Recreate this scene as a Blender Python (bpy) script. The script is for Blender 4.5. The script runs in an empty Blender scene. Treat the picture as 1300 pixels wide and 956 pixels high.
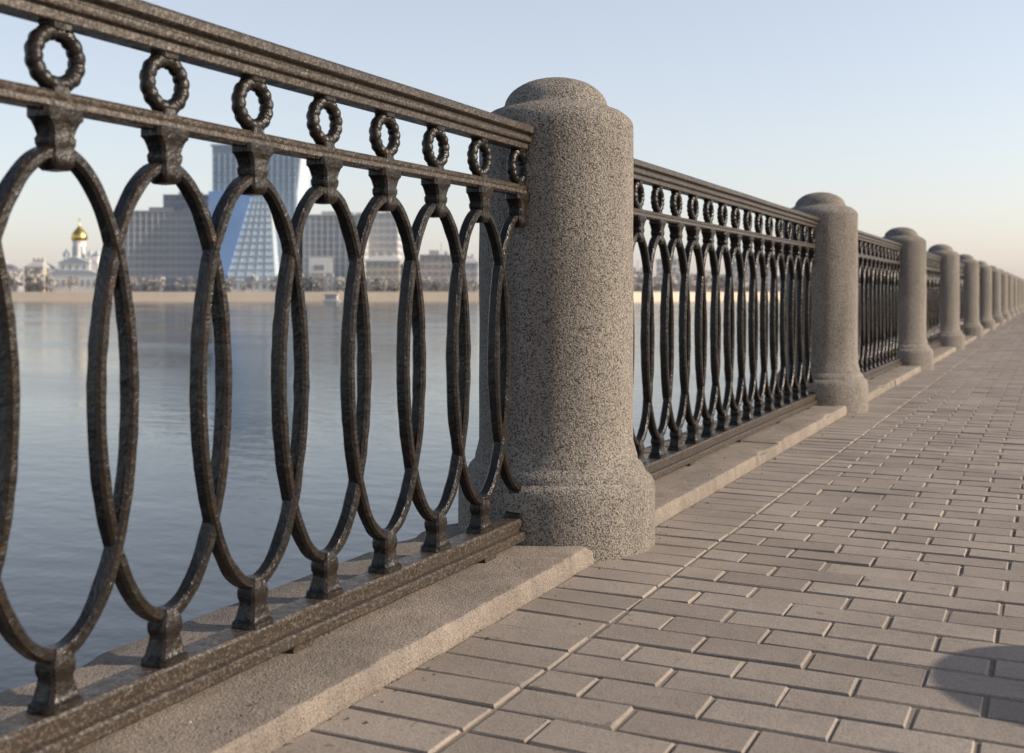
import bpy, math, random
from mathutils import Vector, noise
random.seed(7)
S=3.81; TH=math.radians(26.2)
CX,CY,CZ=1.233,-2.781,0.635
scn=bpy.context.scene
col=scn.collection
# ---------------------------------------------------------------- helpers
class MB:
    def __init__(s): s.v=[]; s.f=[]; s.m=[]
    def add(s,vs,fs,mi=0):
        o=len(s.v); s.v+=[tuple(v) for v in vs]
        for f in fs: s.f.append(tuple(i+o for i in f)); s.m.append(mi)
    def box(s,x0,x1,y0,y1,z0,z1,mi=0):
        vs=[(x0,y0,z0),(x1,y0,z0),(x1,y1,z0),(x0,y1,z0),(x0,y0,z1),(x1,y0,z1),(x1,y1,z1),(x0,y1,z1)]
        s.add(vs,[(3,2,1,0),(4,5,6,7),(0,1,5,4),(1,2,6,5),(2,3,7,6),(3,0,4,7)],mi)
    def prism_xz(s,poly,y0,y1,mi=0):
        n=len(poly)
        vs=[(p[0],y0,p[1]) for p in poly]+[(p[0],y1,p[1]) for p in poly]
        fs=[tuple(range(n)),tuple(range(2*n-1,n-1,-1))]
        for i in range(n):
            j=(i+1)%n; fs.append((j,i,n+i,n+j))
        s.add(vs,fs,mi)
    def loft(s,secs,mi=0,close=True):
        n=len(secs[0]); vs=[p for r in secs for p in r]; fs=[]
        for k in range(len(secs)-1):
            for i in range(n):
                j=(i+1)%n; fs.append((k*n+i,k*n+j,(k+1)*n+j,(k+1)*n+i))
        if close:
            fs.append(tuple(range(n-1,-1,-1))); fs.append(tuple((len(secs)-1)*n+i for i in range(n)))
        s.add(vs,fs,mi)
    def lathe(s,prof,seg=64,cx=0,cy=0,mi=0):
        vs=[];fs=[];n=len(prof)
        for k in range(seg):
            a=2*math.pi*k/seg
            for r,z in prof: vs.append((cx+r*math.cos(a),cy+r*math.sin(a),z))
        for k in range(seg):
            k2=(k+1)%seg
            for i in range(n-1): fs.append((k*n+i,k2*n+i,k2*n+i+1,k*n+i+1))
        s.add(vs,fs,mi)
    def mesh(s,name,mats,smooth=None):
        me=bpy.data.meshes.new(name); me.from_pydata(s.v,[],s.f)
        for m in mats: me.materials.append(m)
        me.polygons.foreach_set('material_index',s.m)
        if smooth is not None:
            me.polygons.foreach_set('use_smooth',[True]*len(s.f))
            me.set_sharp_from_angle(angle=math.radians(smooth))
        me.update(); return me
    def obj(s,name,mats,smooth=None,loc=(0,0,0),rz=0):
        o=bpy.data.objects.new(name,s.mesh(name,mats,smooth)); o.location=loc; o.rotation_euler[2]=rz
        col.objects.link(o); return o
class NT:
    def __init__(s,name):
        s.mat=bpy.data.materials.new(name); s.mat.use_nodes=True; s.t=s.mat.node_tree
        s.b=s.t.nodes['Principled BSDF']
        s.pos=s.n('ShaderNodeNewGeometry').outputs['Position']
    def n(s,typ,**kw):
        nd=s.t.nodes.new(typ)
        for k,v in kw.items(): setattr(nd,k,v)
        return nd
    def l(s,a,b): s.t.links.new(a,b)
    def mapv(s,sc,rot=(0,0,0)):
        m=s.n('ShaderNodeMapping'); m.inputs['Scale'].default_value=sc; m.inputs['Rotation'].default_value=rot; s.l(s.pos,m.inputs['Vector']); return m.outputs[0]
    def noise(s,sc,det=3,rough=.6,vec=None):
        n=s.n('ShaderNodeTexNoise'); n.inputs['Scale'].default_value=sc; n.inputs['Detail'].default_value=det; n.inputs['Roughness'].default_value=rough
        s.l(vec or s.pos,n.inputs['Vector']); return n.outputs['Fac']
    def voro(s,sc,out='Distance'):
        n=s.n('ShaderNodeTexVoronoi'); n.inputs['Scale'].default_value=sc; s.l(s.pos,n.inputs['Vector']); return n.outputs[out]
    def ramp(s,fac,st,interp='LINEAR'):
        r=s.n('ShaderNodeValToRGB'); r.color_ramp.interpolation=interp; e=r.color_ramp.elements
        while len(e)<len(st): e.new(.5)
        for i,(p,c) in enumerate(st):
            e[i].position=p
            e[i].color=(c,c,c,1) if isinstance(c,(int,float)) else tuple(c)[:3]+(1,)
        s.l(fac,r.inputs[0]); return r.outputs[0]
    def mix(s,fac,a,b,mode='MIX'):
        m=s.n('ShaderNodeMix',data_type='RGBA',blend_type=mode)
        if isinstance(fac,(int,float)): m.inputs[0].default_value=fac
        else: s.l(fac,m.inputs[0])
        for i,x in ((6,a),(7,b)):
            if isinstance(x,tuple): m.inputs[i].default_value=x+(1,)
            else: s.l(x,m.inputs[i])
        return m.outputs[2]
    def bump(s,h,strength,dist,prev=None):
        b=s.n('ShaderNodeBump'); b.inputs['Strength'].default_value=strength; b.inputs['Distance'].default_value=dist
        s.l(h,b.inputs['Height'])
        if prev: s.l(prev,b.inputs['Normal'])
        return b.outputs[0]
    def col(s,c):
        if isinstance(c,tuple): s.b.inputs['Base Color'].default_value=c+(1,)
        else: s.l(c,s.b.inputs['Base Color'])
    def rough(s,r):
        if isinstance(r,(int,float)): s.b.inputs['Roughness'].default_value=r
        else: s.l(r,s.b.inputs['Roughness'])
    def nrm(s,n): s.l(n,s.b.inputs['Normal'])
def simple(name,c,rough=.8,var=.15,sc=.3,metal=0):
    t=NT(name); f=t.noise(sc,3)
    t.col(t.mix(f,tuple(x*(1-var) for x in c),tuple(min(1,x*(1+var)) for x in c))); t.rough(rough); t.b.inputs['Metallic'].default_value=metal
    return t.mat
# ---------------------------------------------------------------- materials
def granite(name,light,mid,dark,stain=.25,sc=1.0,spkmul=.6,dk=.18):
    t=NT(name)
    g=t.noise(220*sc,2,.6)
    c=t.ramp(g,[(.36,dark),(.46,mid),(.56,mid),(.68,light)])
    cell=t.voro(340*sc,'Color'); sep=t.n('ShaderNodeSeparateColor'); t.l(cell,sep.inputs[0])
    spk=t.ramp(sep.outputs[0],[(0,1),(dk,1),(dk+.03,0),(1,0)])
    c=t.mix(spk,c,tuple(x*spkmul for x in dark))
    spk2=t.ramp(sep.outputs[1],[(0,0),(.90,0),(.94,1),(1,1)])
    c=t.mix(spk2,c,light)
    big=t.noise(2.2,4,.65)
    st=t.ramp(big,[(.3,1-stain),(.6,1.0),(.8,1.0)])
    c=t.mix(1.0,c,st,'MULTIPLY')
    drip=t.noise(1,4,.6,t.mapv((14,14,1.2)))
    c=t.mix(1.0,c,t.ramp(drip,[(.3,.78),(.55,1.0)]),'MULTIPLY')
    t.col(c); t.rough(.88)
    n=t.bump(g,.9,.004); n=t.bump(t.noise(70,2),.45,.005,n)
    t.nrm(n); return t.mat
M_gran=granite('granite',(.36,.32,.275),(.255,.226,.194),(.095,.08,.068))
M_slab=granite('slab_granite',(.36,.305,.255),(.29,.243,.202),(.20,.165,.135),.38,1.3,.75,.12)
def iron(name,c0,c1,rust,rr=(.3,.55),flake=0,flc=(.13,.11,.09)):
    t=NT(name)
    f=t.noise(9,4,.65); c=t.mix(f,c0,c1)
    r=t.ramp(t.noise(34,4,.7),[(.58,0),(.70,1)])
    c=t.mix(r,c,rust)
    if flake:
        fl=t.ramp(t.noise(170,3,.7),[(.52,0),(.62,1)])
        c=t.mix(fl,c,flc)
    t.col(c)
    t.rough(t.ramp(t.noise(50,3),[(.3,rr[0]),(.7,rr[1])]))
    t.b.inputs['Specular IOR Level'].default_value=.36
    n=t.bump(t.noise(130,3,.65),.75,.0028); n=t.bump(t.noise(28,2),.6,.007,n); t.nrm(n)
    return t.mat
M_iron=iron('black_iron',(.008,.006,.0048),(.018,.0135,.010),(.040,.023,.013),(.22,.44))
M_rail=iron('weathered_rail_iron',(.028,.021,.016),(.048,.037,.029),(.06,.038,.024),(.28,.5),1,(.12,.098,.078))
# pavers
t=NT('concrete_paver'); at=t.n('ShaderNodeAttribute',attribute_name='rnd')
c=t.ramp(at.outputs['Fac'],[(0,(.250,.208,.175)),(.35,(.278,.234,.198)),(.7,(.295,.248,.210)),(1,(.325,.275,.235))])
c=t.mix(1.0,c,t.ramp(t.noise(260,2),[(.3,.70),(.5,1),(.7,1.14)]),'MULTIPLY')
c=t.mix(1.0,c,t.ramp(t.noise(3.2,4,.65),[(.3,.76),(.6,1.0)]),'MULTIPLY')
sp=t.ramp(t.noise(22,4,.7),[(.62,0),(.69,1)]); c=t.mix(sp,c,(.165,.135,.112))
t.col(c); t.rough(.82); n=t.bump(t.noise(240,3,.7),.7,.0022); n=t.bump(t.noise(30,2),.3,.004,n); t.nrm(n); M_paver=t.mat
M_sand=simple('joint_sand',(.20,.165,.13),.95,.5,40)
# ---------------------------------------------------------------- granite pillars
prof=[(.270,-.10),(.270,.10),(.268,.122),(.262,.134),(.252,.142),(.246,.146),(.244,.156),(.238,.168),(.228,.178),(.224,.182),(.223,.196),(.218,.212),(.2125,.235),(.212,.30)]
for k in range(1,10): prof.append((.212,.30+k*.085))
prof+=[(.212,1.085),(.2105,1.097),(.206,1.106),(.192,1.119),(.178,1.129),(.168,1.133),(.156,1.137),(.146,1.143)]
for k in range(0,13):
    a=(k+.6)/12.6*math.pi/2; prof.append((.142*math.cos(a)+.0001,1.141+.084*math.sin(a)))
m=MB(); m.lathe(prof,96)
for i,(x,y,z) in enumerate(m.v):
    q=Vector((x*4,y*4,z*4)); d=noise.noise(q)*.0022+noise.noise(q*5)*.0012
    r=math.hypot(x,y)
    if r>.01: m.v[i]=(x*(1+d/r),y*(1+d/r),z+d*.5)
pm=m.mesh('granite_pillar',[M_gran],40)
NP=24
for n_ in range(-2,NP):
    o=bpy.data.objects.new('granite_pillar',pm); o.location=(0,n_*S,0); o.rotation_euler[2]=random.uniform(0,6.28); col.objects.link(o)
# ---------------------------------------------------------------- iron railing section
m=MB()
NR=17; Y0=.243; P=(S-2*Y0)/(NR-1)
ZC,BZ,AY=.484,.345,P*.65
def oct_sec(w,d,b): return [(-w,-d+b),(-w,d-b),(-w+b,d),(w-b,d),(w,d-b),(w,-d+b),(w-b,-d),(-w+b,-d)]
for k in range(NR):
    yc=Y0+k*P
    jit=random.uniform(-.0015,.0015)
    SEG=112; n=0; secs=[]
    for i in range(SEG):
        a=2*math.pi*i/SEG
        py,pz=AY*math.cos(a),BZ*math.sin(a)
        ny,nz=BZ*math.cos(a),AY*math.sin(a); L=math.hypot(ny,nz); ny/=L; nz/=L
        sw=1+.10*noise.noise(Vector((k*3.1,py*30,pz*30)))
        ring=[]
        for (w,d) in oct_sec(.0098*sw,.0140*sw,.0048):
            ring.append((d+(0.0012 if k%2 else -0.0012),yc+py+ny*w+jit,ZC+pz+nz*w))
        secs.append(ring)
    secs.append(secs[0]); m.loft(secs,0,False)
    # wreath ring
    R,zc=.0365,.9575; SG=84
    secs=[]
    for i in range(SG):
        a=2*math.pi*i/SG
        ring=[]
        for j in range(12):
            b=2*math.pi*j/12
            tr=.0112*(1+.20*abs(math.sin(a*7+b*.5))-.08)
            rr=R+tr*math.cos(b)
            ring.append((tr*1.05*math.sin(b),yc+rr*math.cos(a),zc+rr*math.sin(a)))
        secs.append(ring)
    secs.append(secs[0]); m.loft(secs,0,False)
    # top connector and foot (lofted rounded blocks)
    def block(rows):
        secs=[]
        for z,hy,hx in rows:
            b=min(hx,hy)*.25
            secs.append([(-hx,yc-hy+b,z),(-hx+b,yc-hy,z),(hx-b,yc-hy,z),(hx,yc-hy+b,z),(hx,yc+hy-b,z),(hx-b,yc+hy,z),(-hx+b,yc+hy,z),(-hx,yc+hy-b,z)])
        m.loft(secs,0)
    block([(.803,.013,.015),(.808,.0185,.0185),(.818,.021,.020),(.826,.020,.0185),(.832,.0185,.0175),(.838,.022,.019),(.846,.023,.0195),(.851,.020,.018),(.862,.024,.0195),(.870,.029,.020),(.874,.034,.0215),(.889,.034,.0215)])
    block([(.066,.031,.026),(.076,.030,.025),(.079,.026,.022),(.088,.0235,.020),(.101,.0195,.018),(.109,.019,.017),(.115,.0215,.019),(.125,.0225,.0195),(.136,.020,.018),(.149,.011,.013)])
    block([(.996,.017,.015),(1.008,.020,.016)]); block([(.905,.019,.0155),(.918,.014,.013)])
def bar(poly,mi,ya=.17,yb=S-.17,nseg=60):
    secs=[]
    for i in range(nseg+1):
        y=ya+(yb-ya)*i/nseg; dz=noise.noise(Vector((y*1.3,poly[0][1]*9,0)))*.0022
        secs.append([(p[0],y,p[1]+dz) for p in poly])
    m.loft(secs,mi)
bar([(-.011,.884),(.011,.884),(.0165,.889),(.0165,.895),(.0145,.898),(.0165,.901),(.0165,.906),(.011,.911),(-.011,.911),(-.0165,.906),(-.0165,.889)],1)
bar([(-.017,1.004),(.017,1.004),(.019,1.006),(.019,1.019),(.027,1.022),(.0285,1.025),(.0285,1.032),(.0265,1.035),(.0215,1.037),(.0215,1.042),(.031,1.044),(.034,1.047),(.034,1.060),(.030,1.065),(.012,1.069),(-.012,1.069),(-.030,1.065),(-.034,1.060),(-.034,1.046),(-.0285,1.040),(-.0285,1.025),(-.019,1.019),(-.019,1.006)],1)
bar([(-.035,.012),(.035,.012),(.0375,.015),(.0375,.030),(.034,.034),(.023,.036),(.023,.044),(.027,.046),(.028,.062),(.024,.067),(-.024,.067),(-.028,.062),(-.027,.046),(-.0375,.030),(-.0375,.015)],1)
for k in range(5): # low saddles under the bottom rail
    yy=.45+k*(S-.9)/4; m.box(-.03,.03,yy-.03,yy+.03,-.004,.0135,1)
rm=m.mesh('iron_railing',[M_iron,M_rail],38)
for n_ in range(-2,NP-1):
    o=bpy.data.objects.new('iron_railing',rm); o.location=(0,n_*S,0); col.objects.link(o)
# ---------------------------------------------------------------- slab (kerb) the railing stands on
m=MB()
y=-2*S
YEND=(NP-1)*S
while y<YEND-.1:
    L=S/2; ya,yb=y+.003,y+L-.003; ns=150 if y<2*S else 16
    tz=random.uniform(-.003,.003); tx=random.uniform(-.004,.004)
    base=[(-.30,-.40),(-.30,-.02),(-.292,-.006),(-.28,0),(-.15,0),(0,0),(.10,0),(.172,0),(.181,-.0008),(.1845,-.004),(.186,-.012),(.187,-.045),(.187,-.4)]
    secs=[]
    for i in range(ns+1):
        yy=ya+(yb-ya)*i/ns; ring=[]
        chip=max(0,noise.noise(Vector((yy*4,1.3,2)))-.25)*.04+max(0,noise.noise(Vector((yy*30,4,2))))*.010
        chip2=max(0,noise.noise(Vector((yy*6,9.3,2)))-.05)*.05
        for j,(px,pz) in enumerate(base):
            dx=dz=0
            if 7<=j<=10: dx=-chip*(1,1,1,.3)[j-7]; dz=-chip*(.0,.25,.5,.2)[j-7]
            if 1<=j<=3: dx=chip2; dz=-chip2*.3*(j<3)
            if i in(0,ns) and j in range(3,9): dz-=.003
            dz+=noise.noise(Vector((px*12,yy*12,0)))*.0016
            ring.append((px+tx+dx,yy,pz+tz+dz))
        secs.append(ring)
    m.loft(secs,0); y+=L
m.obj('granite_kerb',[M_slab],35)
# embankment wall below
t=NT('wall_granite_blocks'); bt=t.n('ShaderNodeTexBrick'); sx=t.n('ShaderNodeSeparateXYZ'); cb=t.n('ShaderNodeCombineXYZ')
t.l(t.pos,sx.inputs[0]); t.l(sx.outputs[1],cb.inputs[0]); t.l(sx.outputs[2],cb.inputs[1]); t.l(cb.outputs[0],bt.inputs['Vector'])
bt.inputs['Scale'].default_value=1; bt.inputs['Brick Width'].default_value=1.2; bt.inputs['Row Height'].default_value=.5; bt.inputs['Mortar Size'].default_value=.012
bt.inputs['Color1'].default_value=(.30,.26,.23,1); bt.inputs['Color2'].default_value=(.24,.20,.18,1); bt.inputs['Mortar'].default_value=(.1,.09,.08,1)
t.col(t.mix(1.0,bt.outputs['Color'],t.ramp(t.noise(8,5,.7),[(.3,.6),(.6,1.0)]),'MULTIPLY')); t.rough(.85)
t.nrm(t.bump(t.noise(30,4),.5,.01,t.bump(bt.outputs['Fac'],-.8,.01)))
m=MB(); m.box(-.26,.12,-400,900,-6,-.37); m.obj('embankment_wall',[t.mat])
# ---------------------------------------------------------------- pavers
m=MB(); rnd=[]
BW,BL=.104,.205; ZT=-.044; G=.0026; CH=.0034
def paver(x0,x1,y0,y1):
    z=ZT+random.gauss(0,.0007); tx=random.gauss(0,.0006); ty=random.gauss(0,.0005)
    if random.random()<.04: z-=random.uniform(.001,.003)
    jx=random.gauss(0,.0011); jy=random.gauss(0,.0009)
    x0+=G+jx;x1-=G-jx;y0+=G+jy;y1-=G-jy; c=CH
    q=[random.uniform(0,.0035) if random.random()<.15 else 0 for _ in range(4)]
    vs=[(x0,y0,z-.012),(x1,y0,z-.012),(x1,y1,z-.012),(x0,y1,z-.012),(x0+c*.2,y0+c*.2,z-.003),(x1-c*.2,y0+c*.2,z-.003),(x1-c*.2,y1-c*.2,z-.003),(x0+c*.2,y1-c*.2,z-.003),
        (x0+c+q[0],y0+c+q[0],z-tx-ty),(x1-c-q[1],y0+c+q[1],z+tx-ty),(x1-c-q[2],y1-c-q[2],z+tx+ty),(x0+c+q[3],y1-c-q[3],z-tx+ty)]
    fs=[(8,9,10,11)]
    for a in (0,4):
        for i in range(4):
            j=(i+1)%4; fs.append((a+i,a+j,a+4+j,a+4+i))
    m.add(vs,fs); r=random.random(); rnd.extend([r]*9)
y=-2*S; row=0
while y<YEND:
    w=BW
    paver(.192,.192+.218,y,y+w)
    off=(BL/2 if row%2 else 0)
    x=.413-off
    while x<6.3:
        xa=max(x,.413); xb=x+BL
        if xb-xa>.03: paver(xa,xb,y,y+w)
        x+=BL
    y+=w; row+=1
me=m.mesh('brick_pavement',[M_paver])
a=me.attributes.new('rnd','FLOAT','FACE'); a.data.foreach_set('value',rnd)
col.objects.link(bpy.data.objects.new('brick_pavement',me))
m=MB(); m.box(.12,6.5,-2*S,YEND,-.3,ZT-.0045); m.obj('joint_sand_bed',[M_sand])
# promenade kerb + road (off to the right)
M_kerb=simple('kerb_stone',(.33,.30,.27),.85,.2,6)
m=MB()
for i in range(-8,95): m.box(6.52,6.67,i+.004,i+.996,-.3,-.045)
m.obj('road_kerb',[M_kerb])
t=NT('asphalt'); t.col(t.mix(t.noise(120,3),(.035,.035,.036),(.07,.068,.065))); t.rough(.9); t.nrm(t.bump(t.noise(150,3),.6,.004)); M_asph=t.mat
M_paint=simple('white_paint',(.7,.7,.68),.6,.15,5)
m=MB(); m.box(6.68,19,-60,400,-.35,-.17,0)
for i in range(-10,60): m.box(12.8,12.93,i*6,i*6+3,-.3,-.166,1)
m.obj('road',[M_asph,M_paint])
t=NT('ground_soil'); t.col(t.mix(t.noise(.5,6,.7),(.16,.135,.10),(.10,.10,.055))); t.rough(.95); M_soil=t.mat
m=MB(); m.box(-.2,3000,-2500,5000,-5,-.22); m.obj('ground',[M_soil])
# invented stone urn, added unseen past the right frame edge to cast a shadow
m=MB(); m.lathe([(.0001,-.05),(.17,-.05),(.17,0),(.13,.03),(.12,.08),(.17,.16),(.21,.35),(.22,.52),(.235,.54),(.235,.575),(.215,.585),(.20,.575),(.195,.5),(.18,.3),(.0001,.25)],48)
m.obj('shadow_caster_urn',[M_gran],40,(2.40,-.22,0))
# debris
m=MB()
for i in range(800):
    if random.random()<.5: x=random.uniform(-.26,.17); z=0.002
    elif random.random()<.6: x=random.gauss(.22,.03); x=max(.2,x); z=ZT+.001
    else: x=random.uniform(.2,3.5); z=ZT+.001
    y=random.uniform(-3,9); s=random.uniform(.0012,.004)*(1.8 if random.random()<.06 else 1)
    vs=[]
    for q in range(6):
        d=[(1,0,0),(-1,0,0),(0,1,0),(0,-1,0),(0,0,.6),(0,0,-.5)][q]; f=s*random.uniform(.6,1.4); vs.append((x+d[0]*f,y+d[1]*f,z+d[2]*f+s*.3))
    m.add(vs,[(0,2,4),(2,1,4),(1,3,4),(3,0,4),(2,0,5),(1,2,5),(3,1,5),(0,3,5)],random.choice([0,0,1,2]))
m.obj('gravel_debris',[simple('grit_dark',(.06,.05,.04)),simple('grit_mid',(.22,.19,.16)),simple('grit_light',(.5,.47,.42))])
# ---------------------------------------------------------------- river
t=NT('river_water'); 
t.col((.040,.052,.064)); t.b.inputs['IOR'].default_value=1.33
sw=t.noise(.035,4,.6,t.mapv((1,2.2,1),(0,0,TH)))
t.rough(t.ramp(sw,[(.4,.05),(.62,.17)]))
w1=t.noise(.8,3,.5,t.mapv((1,1.9,1),(0,0,TH))); w2=t.noise(5,2,.5)
n=t.bump(w1,.09,.27); n=t.bump(w2,.12,.04,n); t.nrm(n); M_water=t.mat
m=MB(); m.add([(-6000,-6000,-3.6),(30,-6000,-3.6),(30,6000,-3.6),(-6000,6000,-3.6)],[(0,1,2,3)]); m.obj('river_water',[M_water])
# ---------------------------------------------------------------- far bank
def W(X,D): return (CX+X*math.cos(TH)-D*math.sin(TH), CY+X*math.sin(TH)+D*math.cos(TH),0)
M_land=simple('far_bank_earth',(.36,.32,.28),.95,.2,.02)
M_bankwall=simple('far_embankment_stone',(.62,.51,.40),.9,.12,.1)
m=MB()
poly=[(-1500,548),(60,548),(150,640),(330,1100),(900,2400),(900,6000),(-5000,6000),(-5000,548)]
n=len(poly)
m.add([(x,y,1.2) for x,y in poly],[tuple(range(n))],0)
vs=[(x,y,1.2) for x,y in poly]+[(x,y-2.5,-5) for x,y in poly]
m.add(vs,[(i,i+n,i+1+n,i+1) for i in range(n-1)],1)
m.obj('far_river_bank',[M_land,M_bankwall],None,(CX,CY,0),TH)
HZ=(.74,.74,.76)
def hz(c,k=.35):  # aerial haze painted in: base colours of the far bank blended towards pale grey
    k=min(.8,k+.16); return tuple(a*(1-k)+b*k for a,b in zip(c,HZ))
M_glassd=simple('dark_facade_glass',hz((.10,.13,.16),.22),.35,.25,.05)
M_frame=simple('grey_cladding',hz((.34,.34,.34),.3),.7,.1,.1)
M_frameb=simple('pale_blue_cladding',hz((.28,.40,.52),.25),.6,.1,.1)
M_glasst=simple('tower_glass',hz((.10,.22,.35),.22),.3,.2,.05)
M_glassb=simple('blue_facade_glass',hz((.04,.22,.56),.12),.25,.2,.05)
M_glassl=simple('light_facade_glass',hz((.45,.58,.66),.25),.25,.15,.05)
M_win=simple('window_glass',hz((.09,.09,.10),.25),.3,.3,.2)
M_white=simple('white_plaster',(.88,.85,.80),.8,.05,.2)
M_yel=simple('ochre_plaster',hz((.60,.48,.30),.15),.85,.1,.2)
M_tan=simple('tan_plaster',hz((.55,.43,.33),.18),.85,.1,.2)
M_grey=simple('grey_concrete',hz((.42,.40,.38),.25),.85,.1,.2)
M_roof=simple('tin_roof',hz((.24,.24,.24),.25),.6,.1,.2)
M_gold=simple('gold_leaf',(.85,.58,.18),.32,.1,.5,1)
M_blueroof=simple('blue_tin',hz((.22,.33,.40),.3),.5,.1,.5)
def building(name,X0,X1,H,D=565,dep=22,wall=M_grey,win=M_win,fl=3.3,bay=3.2,ww=.55,wh=.55,kind='win',roof='flat'):
    q=D/550; X0*=q; X1*=q; H*=q
    m=MB(); w=(X1-X0)/2; xc=(X0+X1)/2; h=H-1.2
    m.box(-w,w,0,dep,0,h,0)
    m.box(-w-.4,w+.4,-.4,dep+.4,h,h+.8,2)
    nf=max(1,int(h/fl)); 
    nb=max(1,int(2*w/bay)); nd=max(1,int(dep/bay))
    for f in range(nf):
        z0=(f+.3)*h/nf; z1=z0+wh*h/nf
        if kind=='strip':
            m.box(-w+.4,w-.4,-.15,0.3,z0,z1,1); m.box(-w-.15,-w+.2,.5,dep-.5,z0,z1,1); m.box(w-.2,w+.15,.5,dep-.5,z0,z1,1)
        else:
            for b in range(nb):
                xm=-w+(b+.5)*2*w/nb; q=ww*w/nb; 
                m.box(xm-q,xm+q,-.15,.3,z0,z1,1)
            for b in range(nd):
                ym=(b+.5)*dep/nd; q=ww*dep/nd/2
                m.box(-w-.15,-w+.2,ym-q,ym+q,z0,z1,1); m.box(w-.2,w+.15,ym-q,ym+q,z0,z1,1)
    if kind=='strip':
        for b in range(nb+1):
            xm=-w+b*2*w/nb; m.box(xm-.2,xm+.2,-.35,0.1,0,h,0)
    if roof=='pitch':
        m.add([(-w-.3,-.3,h+.8),(w+.3,-.3,h+.8),(w+.3,dep+.3,h+.8),(-w-.3,dep+.3,h+.8),(-w+3,dep/2,h+4.2),(w-3,dep/2,h+4.2)],[(0,1,5,4),(1,2,5),(2,3,4,5),(3,0,4)],2)
        for b in range(3): xx=-w+(b+1)*2*w/4; m.box(xx-.6,xx+.6,dep*.4,dep*.4+1.2,h+2,h+5.4,0)
    elif roof=='flat':
        m.box(-w*.5,w*.1,dep*.3,dep*.7,h+.8,h+3.2,2); m.box(w*.4,w*.6,dep*.3,dep*.5,h+.8,h+2.6,2)
        m.box(w*.2,w*.2+.3,dep*.3,dep*.3+.3,h+.8,h+7,2)
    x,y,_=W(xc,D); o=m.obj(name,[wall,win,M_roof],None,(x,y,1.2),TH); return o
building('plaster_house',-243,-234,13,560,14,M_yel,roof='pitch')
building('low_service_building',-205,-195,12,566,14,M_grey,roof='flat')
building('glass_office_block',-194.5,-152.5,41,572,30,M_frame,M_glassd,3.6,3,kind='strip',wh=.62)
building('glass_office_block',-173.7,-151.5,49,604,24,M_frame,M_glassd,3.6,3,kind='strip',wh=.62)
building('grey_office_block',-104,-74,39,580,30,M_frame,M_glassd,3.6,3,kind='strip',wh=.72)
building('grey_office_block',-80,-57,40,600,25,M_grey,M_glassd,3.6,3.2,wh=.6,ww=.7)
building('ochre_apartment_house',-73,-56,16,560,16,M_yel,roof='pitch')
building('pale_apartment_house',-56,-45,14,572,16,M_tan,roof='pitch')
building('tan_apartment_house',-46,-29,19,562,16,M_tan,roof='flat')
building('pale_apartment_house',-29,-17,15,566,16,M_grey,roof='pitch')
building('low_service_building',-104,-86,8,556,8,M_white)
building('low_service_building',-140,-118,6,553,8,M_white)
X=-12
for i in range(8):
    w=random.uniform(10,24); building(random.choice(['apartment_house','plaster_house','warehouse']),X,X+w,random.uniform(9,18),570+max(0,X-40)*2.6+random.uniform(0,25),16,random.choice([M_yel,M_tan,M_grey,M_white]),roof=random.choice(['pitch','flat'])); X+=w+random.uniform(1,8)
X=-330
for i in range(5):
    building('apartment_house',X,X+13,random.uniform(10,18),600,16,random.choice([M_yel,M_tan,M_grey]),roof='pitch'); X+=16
# tower with leaning glass sail
m=MB()
m.loft([[(-23.2,0,0),(20,0,0),(20,30,0),(-23.2,30,0)],[(-23.2,0,52),(21,0,52),(21,30,52),(-23.2,30,52)],[(-23.2,0,75.7),(23.4,0,75.7),(23.4,30,75.7),(-23.2,30,75.7)]],0)
for f in range(20):
    z=1.5+f*3.7; xr=20+3.4*max(0,(z-52)/23.7)
    m.box(-22.8,xr-.4,-.25,.3,z,z+2.5,1); m.box(-23.5,-23,1,29,z,z+2.5,1); m.box(xr-.2,xr+.35,1,29,z,z+2.5,1)
for b in range(15):
    xx=-23+b*3.05; m.box(xx-.15,xx+.15,-.45,.1,0,72,0)
m.box(-24,-6,-.8,30.5,75.8,77,0); m.box(-3,24,-.8,30.5,74.9,75.8,0); m.box(-12,8,8,22,76,79,0)
def atz(z): return -14+13*z/52, 13-5*z/52
m.loft([[(-14,-14,0),(13,-14,0),(13,-.5,0),(-14,-.5,0)],[(-1,-4,52),(8,-4,52),(8,-.5,52),(-1,-.5,52)]],2)
for f in range(15):
    z=f*3.5+.6; a,b=atz(z); yy=-14+10*z/52
    m.box(a+.2,b-.2,yy-.35,yy+.2,z,z+.6,0)
for b in range(1,5):
    f=b/5; m.loft([[(-14+27*f-.15,-14.3,0),(-14+27*f+.15,-14.3,0),(-14+27*f+.15,-13.8,0),(-14+27*f-.15,-13.8,0)],[(-1+9*f-.15,-4.3,52),(-1+9*f+.15,-4.3,52),(-1+9*f+.15,-3.8,52),(-1+9*f-.15,-3.8,52)]],0)
m.loft([[(-16,-15,0),(-14.0,-15,0),(-14.0,-1,0),(-16,-1,0)],[(-24,-5,52),(-1,-5,52),(-1,-1,52),(-24,-1,52)]],3)
x,y,_=W(-133,575); m.obj('glass_office_tower',[M_frameb,M_glasst,M_glassl,M_glassb],None,(x,y,1.2),TH)
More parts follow.
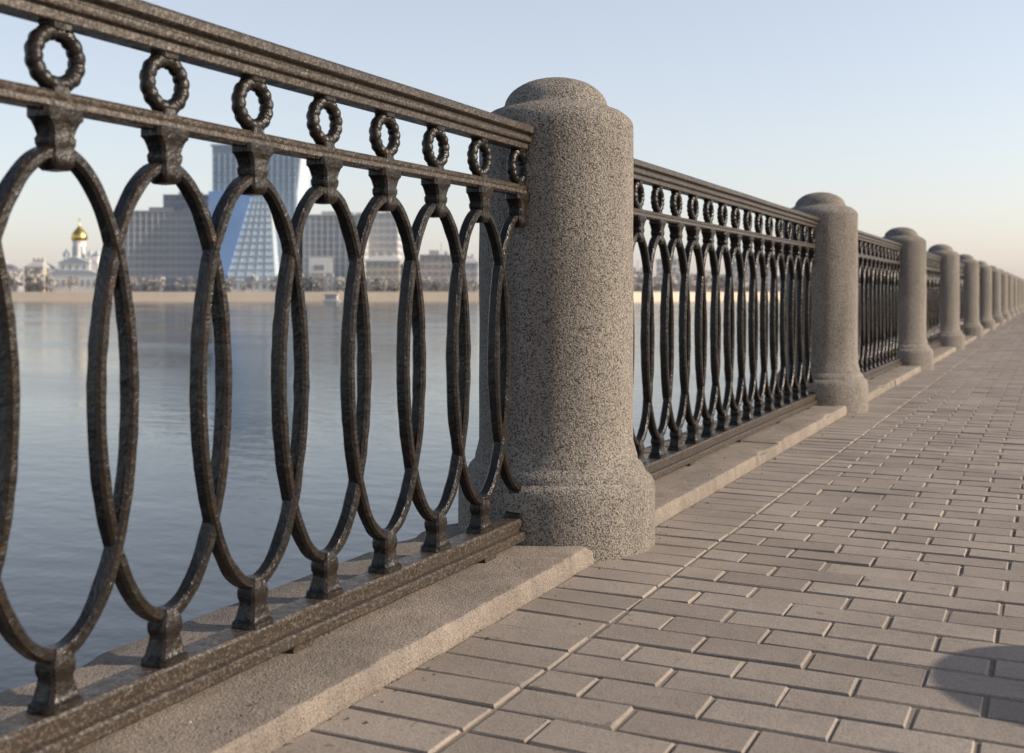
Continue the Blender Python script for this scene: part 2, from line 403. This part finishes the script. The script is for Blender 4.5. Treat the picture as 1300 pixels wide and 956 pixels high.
# church
m=MB()
m.box(-13,13,0,16,0,9,0); m.box(-8,8,1,15,9,15,0); m.box(-14,-9,2,14,0,12,0); m.box(8.5,12,2,8,9,15,0)
m.prism_xz([(-13.4,9),(13.4,9),(8,11.0),(-8,11.0)],-.3,.9,1)
m.prism_xz([(-8.3,15),(8.3,15),(0,18.2)],.6,15.2,1)
m.lathe([(3.2,14),(3.2,25.6),(3.6,25.8),(3.6,26.3)],24,0,8,0)
m.lathe([(3.4,26.2),(4.0,27.4),(4.1,28.7),(3.5,30.3),(2.2,32),(.8,33.6),(.3,34.8),(.05,36)],24,0,8,2)
m.box(-.15,.15,7.9,8.1,35.5,38.6,2); m.box(-.8,.8,7.9,8.1,37.2,37.5,2)
for sx_ in (-6,6.5,10.2):
    m.lathe([(1.3,9),(1.3,18.2),(1.5,18.4)],14,sx_,6,0)
    m.lathe([(1.5,18.4),(1.7,19.2),(1.3,20.3),(.4,21.4),(.04,22.4)],14,sx_,6,1)
for i in range(8):
    a=i*math.pi/4; m.box(3.15*math.cos(a)-.35,3.15*math.cos(a)+.35,8+3.15*math.sin(a)-.35,8+3.15*math.sin(a)+.35,18.5,23.5,3)
for i in range(8): m.box(-11.6+i*3.2,-10.6+i*3.2,-.12,.3,3,6.2,3)
for i in range(4): m.box(-6+i*3.6,-4.9+i*3.6,.88,1.3,11.5,13.8,3)
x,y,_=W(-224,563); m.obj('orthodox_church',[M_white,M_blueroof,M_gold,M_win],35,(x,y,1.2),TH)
# billboard
m=MB(); m.box(-6,6,0,.6,9,17.5,0); m.box(-5.6,5.6,-.15,.1,9.4,17.1,1); m.box(-4,-3.4,.2,.8,0,9,0); m.box(3.4,4,.2,.8,0,9,0); m.box(-3,2,-.3,0,11,13.5,2)
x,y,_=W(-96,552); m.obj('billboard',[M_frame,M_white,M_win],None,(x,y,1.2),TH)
# distant trees
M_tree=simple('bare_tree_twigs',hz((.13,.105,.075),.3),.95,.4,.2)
m=MB()
def tree(X,D,h):
    m.box(X-.25,X+.25,D-.25,D+.25,0,h*.5,0)
    for b in range(int(70)):
        u=random.random(); r=h*.42*math.sqrt(max(0,1-(2*u-1)**2))*random.uniform(.2,1); a=random.uniform(0,6.28)
        px,py,pz=X+r*math.cos(a),D+r*math.sin(a),h*(.22+.78*u); s=h*.085*random.uniform(.5,1.3)
        v=[Vector((random.gauss(0,s),random.gauss(0,s),random.gauss(0,s))) for _ in range(3)]
        m.add([(px+q.x,py+q.y,pz+q.z) for q in v],[(0,1,2)])
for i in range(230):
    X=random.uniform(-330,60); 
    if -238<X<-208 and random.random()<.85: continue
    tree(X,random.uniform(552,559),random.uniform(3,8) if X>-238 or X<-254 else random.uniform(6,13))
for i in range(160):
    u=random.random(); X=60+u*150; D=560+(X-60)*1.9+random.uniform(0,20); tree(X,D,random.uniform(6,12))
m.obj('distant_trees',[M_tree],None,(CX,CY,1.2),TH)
m=MB(); m.box(-4,4,-3,3,-.6,.3,0); m.box(-3,3,-2,2,.3,3.0,1); m.box(-3.5,3.5,-2.5,2.5,3.0,3.4,0); m.box(-2.5,2.5,-2.1,-1.9,1.2,2.3,2)
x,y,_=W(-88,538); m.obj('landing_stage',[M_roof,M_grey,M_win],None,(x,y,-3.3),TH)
# ---------------------------------------------------------------- light
SD=Vector((.93,.36,0)).normalized(); EL=math.radians(27)
sd=Vector((SD.x*math.cos(EL),SD.y*math.cos(EL),math.sin(EL)))
w=bpy.data.worlds.new('World'); scn.world=w; w.use_nodes=True
nt=w.node_tree; bg=nt.nodes['Background']; sky=nt.nodes.new('ShaderNodeTexSky'); sky.sky_type='NISHITA'; sky.sun_disc=False
sky.sun_elevation=EL; sky.sun_rotation=math.atan2(SD.x,SD.y); sky.dust_density=2.0; sky.air_density=1.0; sky.ozone_density=1.0
# spring haze: pale veil, thicker towards the horizon
tc=nt.nodes.new('ShaderNodeTexCoord'); sp=nt.nodes.new('ShaderNodeSeparateXYZ'); nt.links.new(tc.outputs['Generated'],sp.inputs[0])
rp=nt.nodes.new('ShaderNodeValToRGB'); nt.links.new(sp.outputs[2],rp.inputs[0])
e=rp.color_ramp.elements; e[0].position=0; e[0].color=(.98,.85,.86,1); e[1].position=.5; e[1].color=(.06,.06,.06,1)
k=e.new(.12); k.color=(.86,.82,.82,1); k=e.new(.28); k.color=(.74,.73,.76,1)
vm=nt.nodes.new('ShaderNodeMix'); vm.data_type='RGBA'; vm.blend_type='MULTIPLY'; vm.inputs[0].default_value=1; nt.links.new(rp.outputs[0],vm.inputs[6]); vm.inputs[7].default_value=(4.1,4.1,4.1,1)
ad=nt.nodes.new('ShaderNodeMix'); ad.data_type='RGBA'; ad.blend_type='ADD'; ad.inputs[0].default_value=1
nt.links.new(sky.outputs[0],ad.inputs[6]); nt.links.new(vm.outputs[2],ad.inputs[7])
nt.links.new(ad.outputs[2],bg.inputs[0]); bg.inputs[1].default_value=.115
sl=bpy.data.lights.new('sun','SUN'); sl.energy=5.0; sl.angle=math.radians(.5); sl.color=(1,.86,.70)
so=bpy.data.objects.new('sun',sl); so.rotation_euler=(-sd).to_track_quat('-Z','Y').to_euler(); col.objects.link(so)
# ---------------------------------------------------------------- camera
cd=bpy.data.cameras.new('camera'); cam=bpy.data.objects.new('camera',cd); col.objects.link(cam)
cam.location=(CX,CY,CZ); cam.rotation_euler=(math.pi/2,0,TH)
cd.sensor_width=36; cd.lens=36*1400/1300; cd.shift_y=-106/1300; cd.clip_start=.05; cd.clip_end=12000
cd.dof.use_dof=True; cd.dof.focus_distance=2.75; cd.dof.aperture_fstop=5.0
scn.camera=cam
scn.view_settings.view_transform='Standard'; scn.view_settings.look='None'; scn.view_settings.exposure=0
